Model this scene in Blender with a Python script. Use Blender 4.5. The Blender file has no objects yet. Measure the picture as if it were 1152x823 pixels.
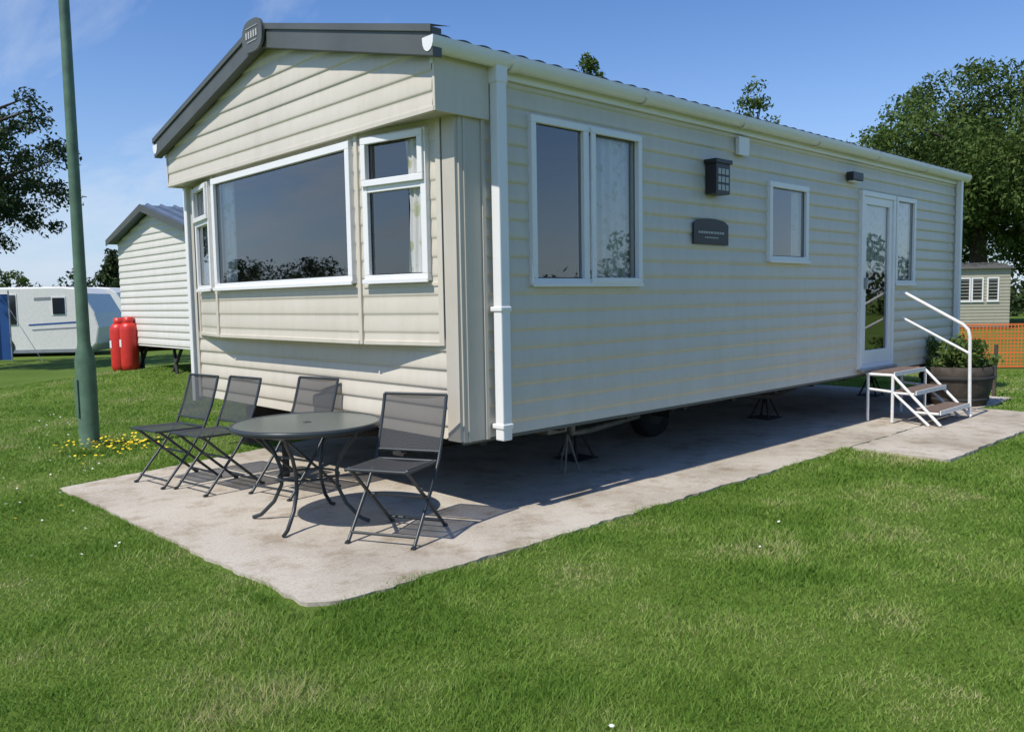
import bpy, math, random
import numpy as np
from mathutils import Vector, Matrix
random.seed(5); rng=np.random.default_rng(7)
sc=bpy.context.scene
col=sc.collection

# ------------------------------------------------------------------ materials
def newmat(name):
    m=bpy.data.materials.new(name); m.use_nodes=True
    nt=m.node_tree; b=nt.nodes['Principled BSDF']; return m,nt,b
def noise(nt,scale,detail=4,rough=.55,coord='Object',vec=None,stretch=None):
    n=nt.nodes.new('ShaderNodeTexNoise'); n.inputs['Scale'].default_value=scale
    n.inputs['Detail'].default_value=detail; n.inputs['Roughness'].default_value=rough
    if vec is None:
        t=nt.nodes.new('ShaderNodeTexCoord'); vec=t.outputs[coord]
    if stretch:
        mp=nt.nodes.new('ShaderNodeMapping'); mp.inputs['Scale'].default_value=stretch
        nt.links.new(vec,mp.inputs['Vector']); vec=mp.outputs[0]
    nt.links.new(vec,n.inputs['Vector']); return n
def ramp(nt,fac,stops):
    r=nt.nodes.new('ShaderNodeValToRGB'); cr=r.color_ramp
    while len(cr.elements)<len(stops): cr.elements.new(.5)
    for e,(p,c) in zip(cr.elements,stops):
        e.position=p; e.color=(c[0],c[1],c[2],1)
    nt.links.new(fac,r.inputs[0]); return r
def mixc(nt,a,b,fac,mode='MIX'):
    m=nt.nodes.new('ShaderNodeMix'); m.data_type='RGBA'; m.blend_type=mode
    for s,v in ((0,fac),(6,a),(7,b)):
        if hasattr(v,'links'): nt.links.new(v,m.inputs[s])
        elif s==0: m.inputs[0].default_value=v
        else: m.inputs[s].default_value=(v[0],v[1],v[2],1)
    return m.outputs[2]
def bump(nt,b,h,strength=.3,dist=.01):
    n=nt.nodes.new('ShaderNodeBump'); n.inputs['Strength'].default_value=strength; n.inputs['Distance'].default_value=dist
    nt.links.new(h,n.inputs['Height']); nt.links.new(n.outputs[0],b.inputs['Normal'])
def simple(name,c,rough=.5,var=.12,scale=6,metal=0,bmp=0,bscale=40,spec=.5):
    m,nt,b=newmat(name)
    n=noise(nt,scale,5)
    r=ramp(nt,n.outputs[0],[(.3,[x*(1-var) for x in c]),(.7,[min(1,x*(1+var)) for x in c])])
    nt.links.new(r.outputs[0],b.inputs['Base Color'])
    b.inputs['Roughness'].default_value=rough; b.inputs['Metallic'].default_value=metal
    b.inputs['Specular IOR Level'].default_value=spec
    if bmp: bump(nt,b,noise(nt,bscale,4).outputs[0],bmp,.004)
    return m
def siding_mat(name,c,rough=.36):
    m,nt,b=newmat(name)
    n=noise(nt,1.2,4); n2=noise(nt,9,6,.7,stretch=(1,1,.25))
    r=ramp(nt,n.outputs[0],[(.3,[x*.94 for x in c]),(.7,c)])
    r2=ramp(nt,n2.outputs[0],[(.35,(.9,.89,.86)),(.6,(1,1,1))])
    nt.links.new(mixc(nt,r.outputs[0],r2.outputs[0],.6,'MULTIPLY'),b.inputs['Base Color'])
    b.inputs['Roughness'].default_value=rough
    bump(nt,b,noise(nt,2.6,2,.4).outputs[0],.2,.010)
    return m
M={}
M['siding']=siding_mat('cream_siding',(.665,.605,.505))
M['trim']=siding_mat('cream_trim',(.57,.52,.44),.45)
M['white']=simple('white_upvc',(.82,.81,.79),.32,.03,3)
M['white2']=simple('white_paint_worn',(.76,.75,.72),.45,.08,20)
M['whitesiding']=siding_mat('white_siding',(.76,.73,.67))
M['olive']=siding_mat('olive_siding',(.40,.37,.28))
M['char']=simple('charcoal_plastic',(.092,.10,.096),.5,.12,3)
M['tile']=simple('roof_tile_sheet',(.07,.075,.08),.7,.25,8,bmp=.3)
M['bluroof']=simple('blue_grey_roof',(.08,.11,.16),.5,.2,3)
M['black']=simple('black_plastic',(.018,.018,.02),.4,.2,6)
M['rubber']=simple('tyre_rubber',(.012,.012,.012),.9,.25,12)
M['steel']=simple('chassis_steel',(.032,.03,.028),.8,.35,6,metal=.0)
M['galv']=simple('galvanised',(.42,.43,.44),.45,.15,14,metal=.7)
M['galvold']=simple('galvanised_weathered',(.17,.17,.16),.6,.25,14,metal=.5)
M['frame']=simple('chair_frame_paint',(.035,.042,.045),.38,.15,12)
M['green']=simple('green_pole_paint',(.09,.16,.10),.5,.25,7,bmp=.2)
M['red']=simple('red_gas_paint',(.60,.03,.02),.4,.15,5)
M['barrel']=simple('old_oak',(.055,.042,.032),.8,.45,9,bmp=.5)
M['tread']=simple('brown_tread',(.16,.11,.085),.8,.2,20,bmp=.3)
M['orange']=simple('orange_mesh_plastic',(.75,.17,.04),.6,.15,5)
M['int']=simple('interior_wall',(.30,.25,.19),.8,.1,3)
M['intdark']=simple('interior_seat',(.08,.06,.05),.9,.2,3)
M['bark']=simple('bark',(.07,.055,.04),.95,.4,6,bmp=.8,bscale=12)
M['tabletop']=simple('table_top_speckle',(.125,.14,.12),.25,.3,60)
M['blue']=simple('blue_decal',(.03,.10,.32),.4,.1,4)
M['grey']=simple('grey_decal',(.25,.27,.30),.4,.1,4)
M['yellow']=simple('buttercup',(.85,.62,.02),.6,.1,30)
M['daisy']=simple('daisy_petal',(.8,.8,.78),.6,.03,30)
M['plaquetxt']=simple('plaque_lettering',(.45,.45,.43),.5,.05,30)
m,nt,b=newmat('curtain_fabric'); n=noise(nt,11,3); r=ramp(nt,n.outputs[0],[(.54,(.85,.84,.80)),(.64,(.62,.61,.45))])
nt.links.new(r.outputs[0],b.inputs['Base Color']); b.inputs['Roughness'].default_value=.9; M['curtain']=m
m,nt,b=newmat('net_curtain_dimmed_no_pane'); n=noise(nt,13,3,stretch=(1,1,.7)); r=ramp(nt,n.outputs[0],[(.53,(.52,.52,.49)),(.62,(.36,.38,.24))])  # no glass in front; the pane's dimming is put into the curtain colour
nt.links.new(r.outputs[0],b.inputs['Base Color']); b.inputs['Roughness'].default_value=.8; M['netcurtain']=m
def glassmat(name,base,tint=(.9,.93,.94)):
    m,nt,b=newmat(name); nt.nodes.remove(b)
    out=nt.nodes['Material Output']; g=nt.nodes.new('ShaderNodeBsdfGlossy'); g.inputs['Roughness'].default_value=.012
    g.inputs['Color'].default_value=(.97,.97,.97,1)
    t=nt.nodes.new('ShaderNodeBsdfTransparent'); t.inputs['Color'].default_value=(*tint,1)
    lw=nt.nodes.new('ShaderNodeFresnel'); lw.inputs['IOR'].default_value=1.5
    ad=nt.nodes.new('ShaderNodeMath'); ad.operation='MULTIPLY_ADD'; ad.inputs[1].default_value=1.3; ad.inputs[2].default_value=base
    nt.links.new(lw.outputs[0],ad.inputs[0]); ad.use_clamp=True
    mx=nt.nodes.new('ShaderNodeMixShader'); nt.links.new(ad.outputs[0],mx.inputs[0]); nt.links.new(t.outputs[0],mx.inputs[1]); nt.links.new(g.outputs[0],mx.inputs[2])
    nn=noise(nt,1.6,1,.3); bp=nt.nodes.new('ShaderNodeBump'); bp.inputs['Strength'].default_value=.04; bp.inputs['Distance'].default_value=.02
    nt.links.new(nn.outputs[0],bp.inputs['Height']); nt.links.new(bp.outputs[0],g.inputs['Normal'])
    nt.links.new(mx.outputs[0],out.inputs[0]); return m
M['glass']=glassmat('window_glass',.10)
M['darkglass']=simple('dark_glass',(.02,.025,.03),.05,.1,3,spec=.9)
m,nt,b=newmat('textilene'); b.inputs['Roughness'].default_value=.7
tc=nt.nodes.new('ShaderNodeTexCoord'); wv=nt.nodes.new('ShaderNodeTexWave'); wv.inputs['Scale'].default_value=90; nt.links.new(tc.outputs['Object'],wv.inputs[0])
r=ramp(nt,wv.outputs[0],[(.3,(.03,.031,.033)),(.7,(.07,.072,.074))]); nt.links.new(r.outputs[0],b.inputs['Base Color'])
b.inputs['Alpha'].default_value=.78; M['mesh']=m
# concrete
m,nt,b=newmat('concrete')
big=noise(nt,.9,6,.65); fine=noise(nt,45,5,.7); spk=noise(nt,160,2)
r1=ramp(nt,big.outputs[0],[(.28,(.41,.355,.28)),(.5,(.55,.49,.405)),(.75,(.63,.575,.49))])
r2=ramp(nt,fine.outputs[0],[(.3,(.74,.72,.68)),(.65,(1.0,1,1))])
r3=ramp(nt,spk.outputs[0],[(.34,(.55,.52,.48)),(.42,(1,1,1))])
c1=mixc(nt,r1.outputs[0],r2.outputs[0],.75,'MULTIPLY'); c2=mixc(nt,c1,r3.outputs[0],.6,'MULTIPLY')
st=noise(nt,3.5,6,.7); r4=ramp(nt,st.outputs[0],[(.36,(.62,.55,.45)),(.5,(1,1,1))]); c3=mixc(nt,c2,r4.outputs[0],.7,'MULTIPLY')
st2=noise(nt,.55,5,.7); r5=ramp(nt,st2.outputs[0],[(.38,(.72,.69,.64)),(.5,(1,1,1))]); c3=mixc(nt,c3,r5.outputs[0],.6,'MULTIPLY')
nt.links.new(c3,b.inputs['Base Color']); b.inputs['Roughness'].default_value=.93
bump(nt,b,fine.outputs[0],.5,.006); M['concrete']=m
# lawn ground
m,nt,b=newmat('lawn_ground')
a=noise(nt,.35,5,.6); f1=noise(nt,24,6,.75); f2=noise(nt,110,3,.7)
r1=ramp(nt,a.outputs[0],[(.3,(.11,.185,.028)),(.55,(.155,.23,.042)),(.75,(.21,.27,.070))])
r2=ramp(nt,f1.outputs[0],[(.25,(.5,.55,.45)),(.7,(1.1,1.1,1.0))]); r3=ramp(nt,f2.outputs[0],[(.3,(.55,.55,.55)),(.65,(1.05,1.05,1))])
c=mixc(nt,mixc(nt,r1.outputs[0],r2.outputs[0],.75,'MULTIPLY'),r3.outputs[0],.6,'MULTIPLY')
nt.links.new(c,b.inputs['Base Color']); b.inputs['Roughness'].default_value=1; b.inputs['Specular IOR Level'].default_value=.15
bump(nt,b,f1.outputs[0],.8,.03); M['lawn']=m
def leafmat(name,stops,trans=.35,posscale=.5,amp=1.4):
    m,nt,b=newmat(name)
    g=nt.nodes.new('ShaderNodeNewGeometry'); a=noise(nt,posscale,5,.65)
    mm=nt.nodes.new('ShaderNodeMath'); mm.operation='MULTIPLY_ADD'; mm.inputs[1].default_value=.45
    nt.links.new(g.outputs['Random Per Island'],mm.inputs[0])
    m2=nt.nodes.new('ShaderNodeMath'); m2.operation='MULTIPLY_ADD'; m2.inputs[1].default_value=amp; m2.inputs[2].default_value=.25-amp/2
    nt.links.new(a.outputs[0],m2.inputs[0]); nt.links.new(m2.outputs[0],mm.inputs[2])
    r=ramp(nt,mm.outputs[0],stops)
    nt.links.new(r.outputs[0],b.inputs['Base Color']); b.inputs['Roughness'].default_value=.65; b.inputs['Specular IOR Level'].default_value=.25
    t=nt.nodes.new('ShaderNodeBsdfTranslucent'); nt.links.new(r.outputs[0],t.inputs[0])
    mx=nt.nodes.new('ShaderNodeMixShader'); mx.inputs[0].default_value=trans
    nt.links.new(b.outputs[0],mx.inputs[1]); nt.links.new(t.outputs[0],mx.inputs[2]); nt.links.new(mx.outputs[0],nt.nodes['Material Output'].inputs[0])
    return m
M['blade']=leafmat('grass_blade',[(.0,(.10,.20,.022)),(.35,(.18,.31,.042)),(.65,(.28,.39,.085)),(.92,(.50,.47,.22))],.38,1.1,2.3)
M['leafA']=leafmat('leaf_green',[(.05,(.045,.08,.016)),(.5,(.09,.145,.03)),(.9,(.16,.21,.06))],.3,.5)
M['leafD']=leafmat('leaf_dark',[(.05,(.018,.03,.010)),(.5,(.035,.06,.018)),(.9,(.07,.10,.03))],.2,.6)

# ------------------------------------------------------------------ builders
class MB:
    def __init__(s): s.v=[];s.f=[];s.m=[];s.sm=[];s.mats=[]
    def mi(s,k):
        if k not in s.mats: s.mats.append(k)
        return s.mats.index(k)
    def add(s,vs,fs,k,smooth=False):
        o=len(s.v); s.v+= [tuple(p) for p in vs]; i=s.mi(k)
        for f in fs: s.f.append(tuple(o+a for a in f)); s.m.append(i); s.sm.append(smooth)
    def obj(s,name,parent=None,bev=0):
        me=bpy.data.meshes.new(name); me.from_pydata(s.v,[],s.f)
        for k in s.mats: me.materials.append(M[k])
        me.polygons.foreach_set('material_index',s.m); me.polygons.foreach_set('use_smooth',s.sm); me.update()
        o=bpy.data.objects.new(name,me); col.objects.link(o)
        if parent: o.parent=parent
        if bev:
            bm=o.modifiers.new('bevel','BEVEL'); bm.width=bev; bm.segments=2; bm.limit_method='ANGLE'; bm.angle_limit=math.radians(40)
        return o
BF=[(0,3,2,1),(4,5,6,7),(0,1,5,4),(1,2,6,5),(2,3,7,6),(3,0,4,7)]
class W:  # wall frame: u right seen from outside, v inward, z up
    def __init__(s,A,B):
        A=Vector(A);B=Vector(B); s.A=A; d=(B-A); s.L=d.length; s.d=d.normalized(); s.n=Vector((-s.d.y,s.d.x))
    def p(s,u,v,z): q=s.A+s.d*u+s.n*v; return (q.x,q.y,z)
ID=W((0,0),(1,0))
def box(mb,k,u0,u1,v0,v1,z0,z1,w=ID):
    vs=[w.p(u0,v0,z0),w.p(u1,v0,z0),w.p(u1,v1,z0),w.p(u0,v1,z0),w.p(u0,v0,z1),w.p(u1,v0,z1),w.p(u1,v1,z1),w.p(u0,v1,z1)]
    mb.add(vs,BF,k)
def tube(mb,k,pts,r,n=8,cap=True):
    pts=[Vector(p) for p in pts]; rs=r if isinstance(r,(list,tuple)) else [r]*len(pts)
    vs=[];fs=[]; up=None
    for i,p in enumerate(pts):
        if i==0:t=pts[1]-p
        elif i==len(pts)-1:t=p-pts[i-1]
        else: t=(pts[i+1]-p).normalized()+(p-pts[i-1]).normalized()
        t.normalize()
        if up is None:
            up=Vector((0,0,1)) if abs(t.z)<.9 else Vector((1,0,0))
            a=t.cross(up).normalized()
        else: a=(a-t*a.dot(t)).normalized()
        b=t.cross(a)
        for j in range(n):
            th=2*math.pi*j/n; vs.append(p+(a*math.cos(th)+b*math.sin(th))*rs[i])
    for i in range(len(pts)-1):
        for j in range(n):
            j2=(j+1)%n; fs.append((i*n+j,i*n+j2,(i+1)*n+j2,(i+1)*n+j))
    mb.add(vs,fs,k,True)
    if cap:
        mb.add(vs[:n],[tuple(range(n))],k); mb.add(vs[-n:],[tuple(reversed(range(n)))],k)
def lathe(mb,k,c,prof,n=24,smooth=True):
    vs=[];fs=[]
    for (r,z) in prof:
        for j in range(n):
            th=2*math.pi*j/n; vs.append((c[0]+r*math.cos(th),c[1]+r*math.sin(th),c[2]+z))
    for i in range(len(prof)-1):
        for j in range(n):
            j2=(j+1)%n; fs.append((i*n+j,i*n+j2,(i+1)*n+j2,(i+1)*n+j))
    mb.add(vs,fs,k,smooth)
def empty(name,loc=(0,0,0)):
    e=bpy.data.objects.new(name,None); e.empty_display_size=.3; e.location=loc; col.objects.link(e); return e
PROF=[(0,.12),(.035,.55),(.08,.9),(.16,1.0),(.3,.97),(.46,.84),(.62,.62),(.76,.36),(.88,.14),(.96,.05),(1,.12)]
def siding(mb,k,w,u0,u1,z0,z1,P=.128,D=.013,ztop=None,v0=0):
    zs=[]; kk=math.floor(z0/P)
    while kk*P<z1:
        for (t,o) in PROF[:-1]: zs.append(((kk+t)*P,o*D))
        kk+=1
    zs.append((kk*P,.12*D))
    xs=[a for a,b in zs]; ys=[b for a,b in zs]
    lv=[z0]+[z for z in xs if z0+1e-4<z<z1-1e-4]+[z1]
    vs=[]
    for z in lv:
        o=float(np.interp(z,xs,ys))
        if ztop is None: a,b=u0,u1
        else:
            a,b=ztop(z)
            if b<a: a=b=(a+b)/2
        vs+= [w.p(a,v0-o,z),w.p(b,v0-o,z)]
    mb.add(vs,[(2*i,2*i+1,2*i+3,2*i+2) for i in range(len(lv)-1)],k,True)
def siding_holes(mb,k,w,u0,u1,z0,z1,holes,**kw):
    cur=u0
    for (a,b,c,d) in sorted(holes):
        if a>cur: siding(mb,k,w,cur,a,z0,z1,**kw)
        if c>z0: siding(mb,k,w,a,b,z0,c,**kw)
        if d<z1: siding(mb,k,w,a,b,d,z1,**kw)
        cur=b
    if cur<u1: siding(mb,k,w,cur,u1,z0,z1,**kw)
def window(name,par,w,u0,u1,z0,z1,vert=(),horiz=(),fw=.05,glass='glass',sash=None,v0=0,gl=None):
    mb=MB(); o=v0-.045; i=v0+.03
    def fr(a,b,c,d,oo,fw):
        box(mb,'white',a,b,oo,i,c,c+fw,w); box(mb,'white',a,b,oo,i,d-fw,d,w)
        box(mb,'white',a,a+fw,oo,i,c+fw,d-fw,w); box(mb,'white',b-fw,b,oo,i,c+fw,d-fw,w)
    fr(u0,u1,z0,z1,o,fw)
    for x in vert: box(mb,'white',x-.03,x+.03,o,i,z0+fw,z1-fw,w)
    for (a,b,z) in horiz: box(mb,'white',a,b,o+.003,i-.003,z-.03,z+.03,w)
    if sash:
        for (a,b,c,d) in sash:
            box(mb,'white',a,b,o-.02,o-.001,c,c+.045,w); box(mb,'white',a,b,o-.02,o-.001,d-.045,d,w)
            box(mb,'white',a,a+.045,o-.02,o-.001,c+.045,d-.045,w); box(mb,'white',b-.045,b,o-.02,o-.001,c+.045,d-.045,w)
    box(mb,'white',u0-.01,u1+.01,o-.015,o-.001,z0-.012,z0+.02,w)
    mb.obj(name+'_frame',par,.004)
    gk=MB(); vv=v0-.0135; q=fw+.0
    for (a,b,c,d) in ((u0+q,u1-q,z0+q,z0+q+.008),(u0+q,u1-q,z1-q-.008,z1-q),(u0+q,u0+q+.008,z0+q+.008,z1-q-.008),(u1-q-.008,u1-q,z0+q+.008,z1-q-.008)):
        gk.add([w.p(a,vv-.002,c),w.p(b,vv-.002,c),w.p(b,vv-.002,d),w.p(a,vv-.002,d)],[(0,1,2,3)],'black')
    gk.obj(name+'_gasket',par)
    g=MB(); vv=v0-.012
    ga,gb=(u0+fw*.5,u1-fw*.5) if gl is None else gl
    g.add([w.p(ga,vv,z0+fw*.5),w.p(gb,vv,z0+fw*.5),w.p(gb,vv,z1-fw*.5),w.p(ga,vv,z1-fw*.5)],[(0,1,2,3)],glass)
    g.obj(name+'_glass',par)
def curtain(mb,w,u0,u1,z0,z1,v=.12,amp=.018,per=.09,k='curtain',flare=0):
    n=max(6,int((u1-u0)/per*8)); vs=[]
    for j in range(n+1):
        t=j/n; u=u0+(u1-u0)*t; vv=v+amp*math.sin(2*math.pi*u/per)+.3*amp*math.sin(2*math.pi*u/per*.37+1)
        vs+= [w.p(u,vv,z0),w.p(u+flare*(1-t),vv,(z0+z1)/2),w.p(u,vv,z1)]
    mb.add(vs,[(3*j+a,3*j+3+a,3*j+4+a,3*j+1+a) for j in range(n) for a in (0,1)],k,True)
def LD(px,dep):
    h=math.radians(46.7); lat=px*dep; return (dep*math.cos(h)+lat*math.sin(h),dep*math.sin(h)-lat*math.cos(h))

# ------------------------------------------------------------------ static caravan
SC=empty('static_caravan')
X0,X1,Y0,Y1=3.5,12.6,4.2,8.46
ZB,ZT=.56,3.03; YC=6.33
side=W((X0,Y0),(X1,Y0)); S0=X0
def U(x): return x-X0
mb=MB()
wins={'w1':(4.14,5.38,1.60,2.79),'w2':(7.41,8.20,1.83,2.61),'door':(9.46,10.40,.62,2.68),'w3':(10.44,11.05,1.60,2.68)}
siding_holes(mb,'siding',side,U(3.72),U(X1-.06),ZB,ZT,[(U(a)+.03,U(b)-.03,c+.03,d-.03) for a,b,c,d in wins.values()])
mb.obj('siding_long_wall',SC)
mb=MB()
box(mb,'trim',U(X0),U(3.72),-.012,.10,ZB-.01,2.72,side)
box(mb,'trim',U(3.535),U(3.56),-.020,-.0125,ZB-.01,2.72,side)
box(mb,'trim',U(3.69),U(3.722),-.024,-.0125,ZB-.01,2.72,side)
box(mb,'white',U(X1-.06),U(X1+.02),-.03,.06,ZB-.01,ZT,side)
box(mb,'char',U(3.5),U(X1),-.006,.02,ZB-.025,ZB-.0005,side)
mb.obj('corner_trim',SC,.006)
back=W((X1,Y0+.05),(X1,Y1)); left=W((X1,Y1),(X0,Y1))
mb=MB(); siding(mb,'siding',back,0,back.L,ZB,ZT); siding(mb,'siding',left,0,left.L,ZB,ZT); mb.obj('siding_rear_walls',SC)
front=W((X0,Y1),(X0,Y0)); 
mb=MB(); siding(mb,'siding',front,.06,front.L-.13,ZB,1.24); box(mb,'trim',front.L-.13,front.L,-.025,.0,ZB-.005,1.24-.001+1.48,front)
box(mb,'trim',0,.06,-.022,.0,ZB-.005,2.72,front)
mb.obj('siding_front_lower',SC)
# bay
XB=3.34; c0,c1=7.57,5.13; e0,e1=8.34,4.36
wc=W((XB,c0),(XB,c1)); wr=W((XB,c1),(X0-.01,e1)); wl=W((X0-.01,e0),(XB,c0))
ZB0,ZB1=1.205,2.72
mb=MB()
cw=(.03,wc.L-.05,1.64,2.66)
siding_holes(mb,'siding',wc,0,wc.L,ZB0,ZB1,[(cw[0]+.03,cw[1]-.03,cw[2]+.03,cw[3]-.03)],D=.006)
rw=(.08,wr.L-.10,1.64,2.66)
siding_holes(mb,'siding',wr,0,wr.L,ZB0,ZB1,[(rw[0]+.03,rw[1]-.03,rw[2]+.03,rw[3]-.03)],D=.006)
lw=(.10,wl.L-.08,1.64,2.66)
siding_holes(mb,'siding',wl,0,wl.L,ZB0,ZB1,[(lw[0]+.03,lw[1]-.03,lw[2]+.03,lw[3]-.03)],D=.006)
mb.add([(X0,e0,ZB0),(XB,c0,ZB0),(XB,c1,ZB0),(X0,e1,ZB0)],[(0,1,2,3)],'trim')
mb.obj('bay_walls',SC)
mb=MB()
for w,a,b in ((wc,-.02,.02),(wc,wc.L-.02,wc.L+.02),(wr,wr.L-.035,wr.L+.01),(wl,-.01,.035)):
    box(mb,'siding',a,b,-.02,.02,ZB0-.01,ZB1,w)
for w in (wc,wr,wl):
    box(mb,'siding',.021,w.L-.036,-.016,.01,ZB0-.012,ZB0+.02,w); 
    box(mb,'siding',.036,w.L-.036,-.012,.01,1.60,1.627,w)
mb.obj('bay_trim',SC,.004)
window('bay_window_centre',SC,wc,*cw,fw=.055)
zt=2.30
window('bay_window_right',SC,wr,*rw,horiz=[(rw[0]+.05,rw[1]-.05,zt)],fw=.05,sash=[(rw[0]+.012,rw[1]-.012,zt+.012,rw[3]-.012)],gl=(rw[0]+.025,rw[0]+.42))
window('bay_window_left',SC,wl,*lw,horiz=[(lw[0]+.05,lw[1]-.05,zt)],fw=.05,sash=[(lw[0]+.012,lw[1]-.012,zt+.012,lw[3]-.012)])
a,b,c,d=wins['w1']; window('lounge_window',SC,side,U(a),U(b),c,d,vert=[U(4.72)],fw=.05,sash=[(U(4.76),U(b)-.01,c+.012,d-.012)])
a,b,c,d=wins['w2']; window('kitchen_window',SC,side,U(a),U(b),c,d,fw=.055)
a,b,c,d=wins['w3']; window('bathroom_window',SC,side,U(a),U(b),c,d,fw=.055)
# door
a,b,c,d=wins['door']; mb=MB()
box(mb,'white',U(a),U(b),-.05,.03,d-.06,d,side); box(mb,'white',U(a),U(a)+.06,-.05,.03,c,d-.06,side); box(mb,'white',U(b)-.06,U(b),-.05,.03,c,d-.06,side); box(mb,'white',U(a)+.06,U(b)-.06,-.05,.03,c,c+.05,side)
a2,b2,c2,d2=U(a)+.062,U(b)-.062,c+.052,d-.062
box(mb,'white',a2,b2,-.035,.02,d2-.09,d2,side); box(mb,'white',a2,b2,-.035,.02,c2,c2+.16,side); box(mb,'white',a2,a2+.09,-.035,.02,c2+.16,d2-.09,side); box(mb,'white',b2-.09,b2,-.035,.02,c2+.16,d2-.09,side)
box(mb,'galv',a2+.03,a2+.06,-.075,-.036,1.55,1.68,side); box(mb,'galv',a2+.03,a2+.16,-.085,-.0755,1.63,1.655,side)
box(mb,'galv',U(a)-.02,U(b)+.02,-.09,-.051,c-.03,c+.01,side)
mb.obj('door_frame',SC,.004)
g=MB(); g.add([side.p(a2+.08,-.01,c2+.15),side.p(b2-.08,-.01,c2+.15),side.p(b2-.08,-.01,d2-.08),side.p(a2+.08,-.01,d2-.08)],[(0,1,2,3)],'glass'); g.obj('door_glass',SC)
# interior
mb=MB()
mb.add([(X0+.02,Y0+.02,.66),(X1-.02,Y0+.02,.66),(X1-.02,Y1-.02,.66),(X0+.02,Y1-.02,.66)],[(0,1,2,3)],'intdark')
mb.add([(XB+.06,Y0+.02,2.79),(X1-.02,Y0+.02,2.79),(X1-.02,Y1-.02,2.79),(XB+.06,Y1-.02,2.79)],[(3,2,1,0)],'int')
mb.add([(6.9,Y0+.02,.66),(6.9,Y1-.02,.66),(6.9,Y1-.02,2.78),(6.9,Y0+.02,2.78)],[(0,1,2,3)],'int')
mb.add([(X0,Y1-.03,.66),(X1,Y1-.03,.66),(X1,Y1-.03,2.78),(X0,Y1-.03,2.78)],[(3,2,1,0)],'int')
mb.add([(9.0,Y0+.02,.66),(9.0,Y1-.02,.66),(9.0,Y1-.02,2.78),(9.0,Y0+.02,2.78)],[(0,1,2,3)],'int')
box(mb,'intdark',XB+.25,XB+.75,4.9,7.9,.7,1.45); box(mb,'intdark',4.2,6.2,7.7,8.3,.7,1.5)
mb.obj('interior',SC)
mb=MB()
curtain(mb,wr,rw[0]+.40,rw[1]-.03,1.66,2.64,-.004,.007,.055,'netcurtain',.03)  # fills the opening where the glass stops short
curtain(mb,wc,cw[0]+.04,cw[0]+.24,1.66,2.66,.07); curtain(mb,wc,cw[1]-.12,cw[1]-.04,1.66,2.66,.06)
curtain(mb,wl,lw[0]+.04,lw[0]+.25,1.66,2.66,.06)
curtain(mb,side,U(4.95),U(5.34),1.6,2.78,.06); curtain(mb,side,U(4.17),U(4.25),1.6,2.78,.06)
curtain(mb,side,U(7.44),U(7.60),1.85,2.6,.05); curtain(mb,side,U(8.02),U(8.17),1.85,2.6,.05)
curtain(mb,side,U(9.6),U(10.3),1.75,2.6,.05,per=.06); curtain(mb,side,U(10.48),U(11.02),1.62,2.66,.05)
mb.obj('curtains',SC)
# gable overhang
XG=3.30; GB=2.705; GY0,GY1=4.165,8.53; SL=.25; EZ=3.03
RZ=EZ+SL*((GY1-GY0)/2)
wg=W((XG,GY1),(XG,GY0)); GL=wg.L
mb=MB()
def zt_fn(z):
    if z<=EZ: return (0.02,GL-.02)
    k=(z-EZ)/SL; return (k+.02,GL-k-.02)
siding(mb,'siding',wg,0,GL,GB+.01,RZ+.0,P=.128,D=.009,ztop=zt_fn)
mb.obj('siding_gable',SC)
mb=MB()
mb.add([(XG,GY0,GB),(3.78,GY0,GB),(3.78,GY1,GB),(XG,GY1,GB)],[(0,1,2,3)],'trim')
box(mb,'siding',XG-.018,XG+.02,GY0-.004,GY1+.004,GB-.012,GB+.022)
box(mb,'siding',XG-.012,3.745,GY0-.012,GY0+.012,GB-.012,EZ+.05)
box(mb,'siding',XG-.012,3.745,GY1-.012,GY1+.012,GB-.012,EZ+.05)
mb.obj('gable_soffit_returns',SC,.003)
# roof sheet
mb=MB(); RX0,RX1=XG-.06,X1+.08; nx=470; 
rows=[4.09-.0,4.6,5.2,5.8,YC+.02,6.9,7.5,8.1,8.60]
RT=3.125
def roofz(y): return RT+SL*(min(y-4.09,8.60-y))
xs=np.linspace(RX0,RX1,nx)
vs=[];fs=[]
for y in rows:
    for x in xs: vs.append((x,y,roofz(y)+.030*abs(math.sin(math.pi*(x-RX0)/.17))**.6-.01))
for i in range(len(rows)-1):
    for j in range(nx-1): fs.append((i*nx+j,i*nx+j+1,(i+1)*nx+j+1,(i+1)*nx+j))
for yi,y in ((0,rows[0]),(len(rows)-1,rows[-1])):
    o=len(vs)
    for x in xs: vs.append((x,y,RT-.05))
    for j in range(nx-1): fs.append((o+j,o+j+1,yi*nx+j+1,yi*nx+j))
mb.add(vs,fs,'tile')
mb.obj('roof_tiles',SC)
mb=MB(); FH=.175
for s in (0,1):
    pts=[]
    ya,yb=(4.06,YC) if s==0 else (8.63,YC)
    za=3.165; zb=3.165+SL*(YC-4.06)
    for x in (XG-.095,XG-.02):
        pts+= [(x,ya,za-FH),(x,yb,zb-FH),(x,yb,zb),(x,ya,za)]
    mb.add(pts,[(0,1,2,3),(7,6,5,4),(0,4,5,1),(1,5,6,2),(2,6,7,3),(3,7,4,0)],'char')
    pts=[]
    for x in (XG-.11,XG-.0955):
        pts+= [(x,ya,za-.035),(x,yb,zb-.035),(x,yb,zb+.012),(x,ya,za+.012)]
    mb.add(pts,[(0,1,2,3),(7,6,5,4),(0,4,5,1),(1,5,6,2),(2,6,7,3),(3,7,4,0)],'char')
    mb.add([(XG-.11,ya,za+.012),(XG+.06,ya,za+.03),(XG+.06,yb,zb+.03),(XG-.11,yb,zb+.012)],[(0,1,2,3)],'char')
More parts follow.
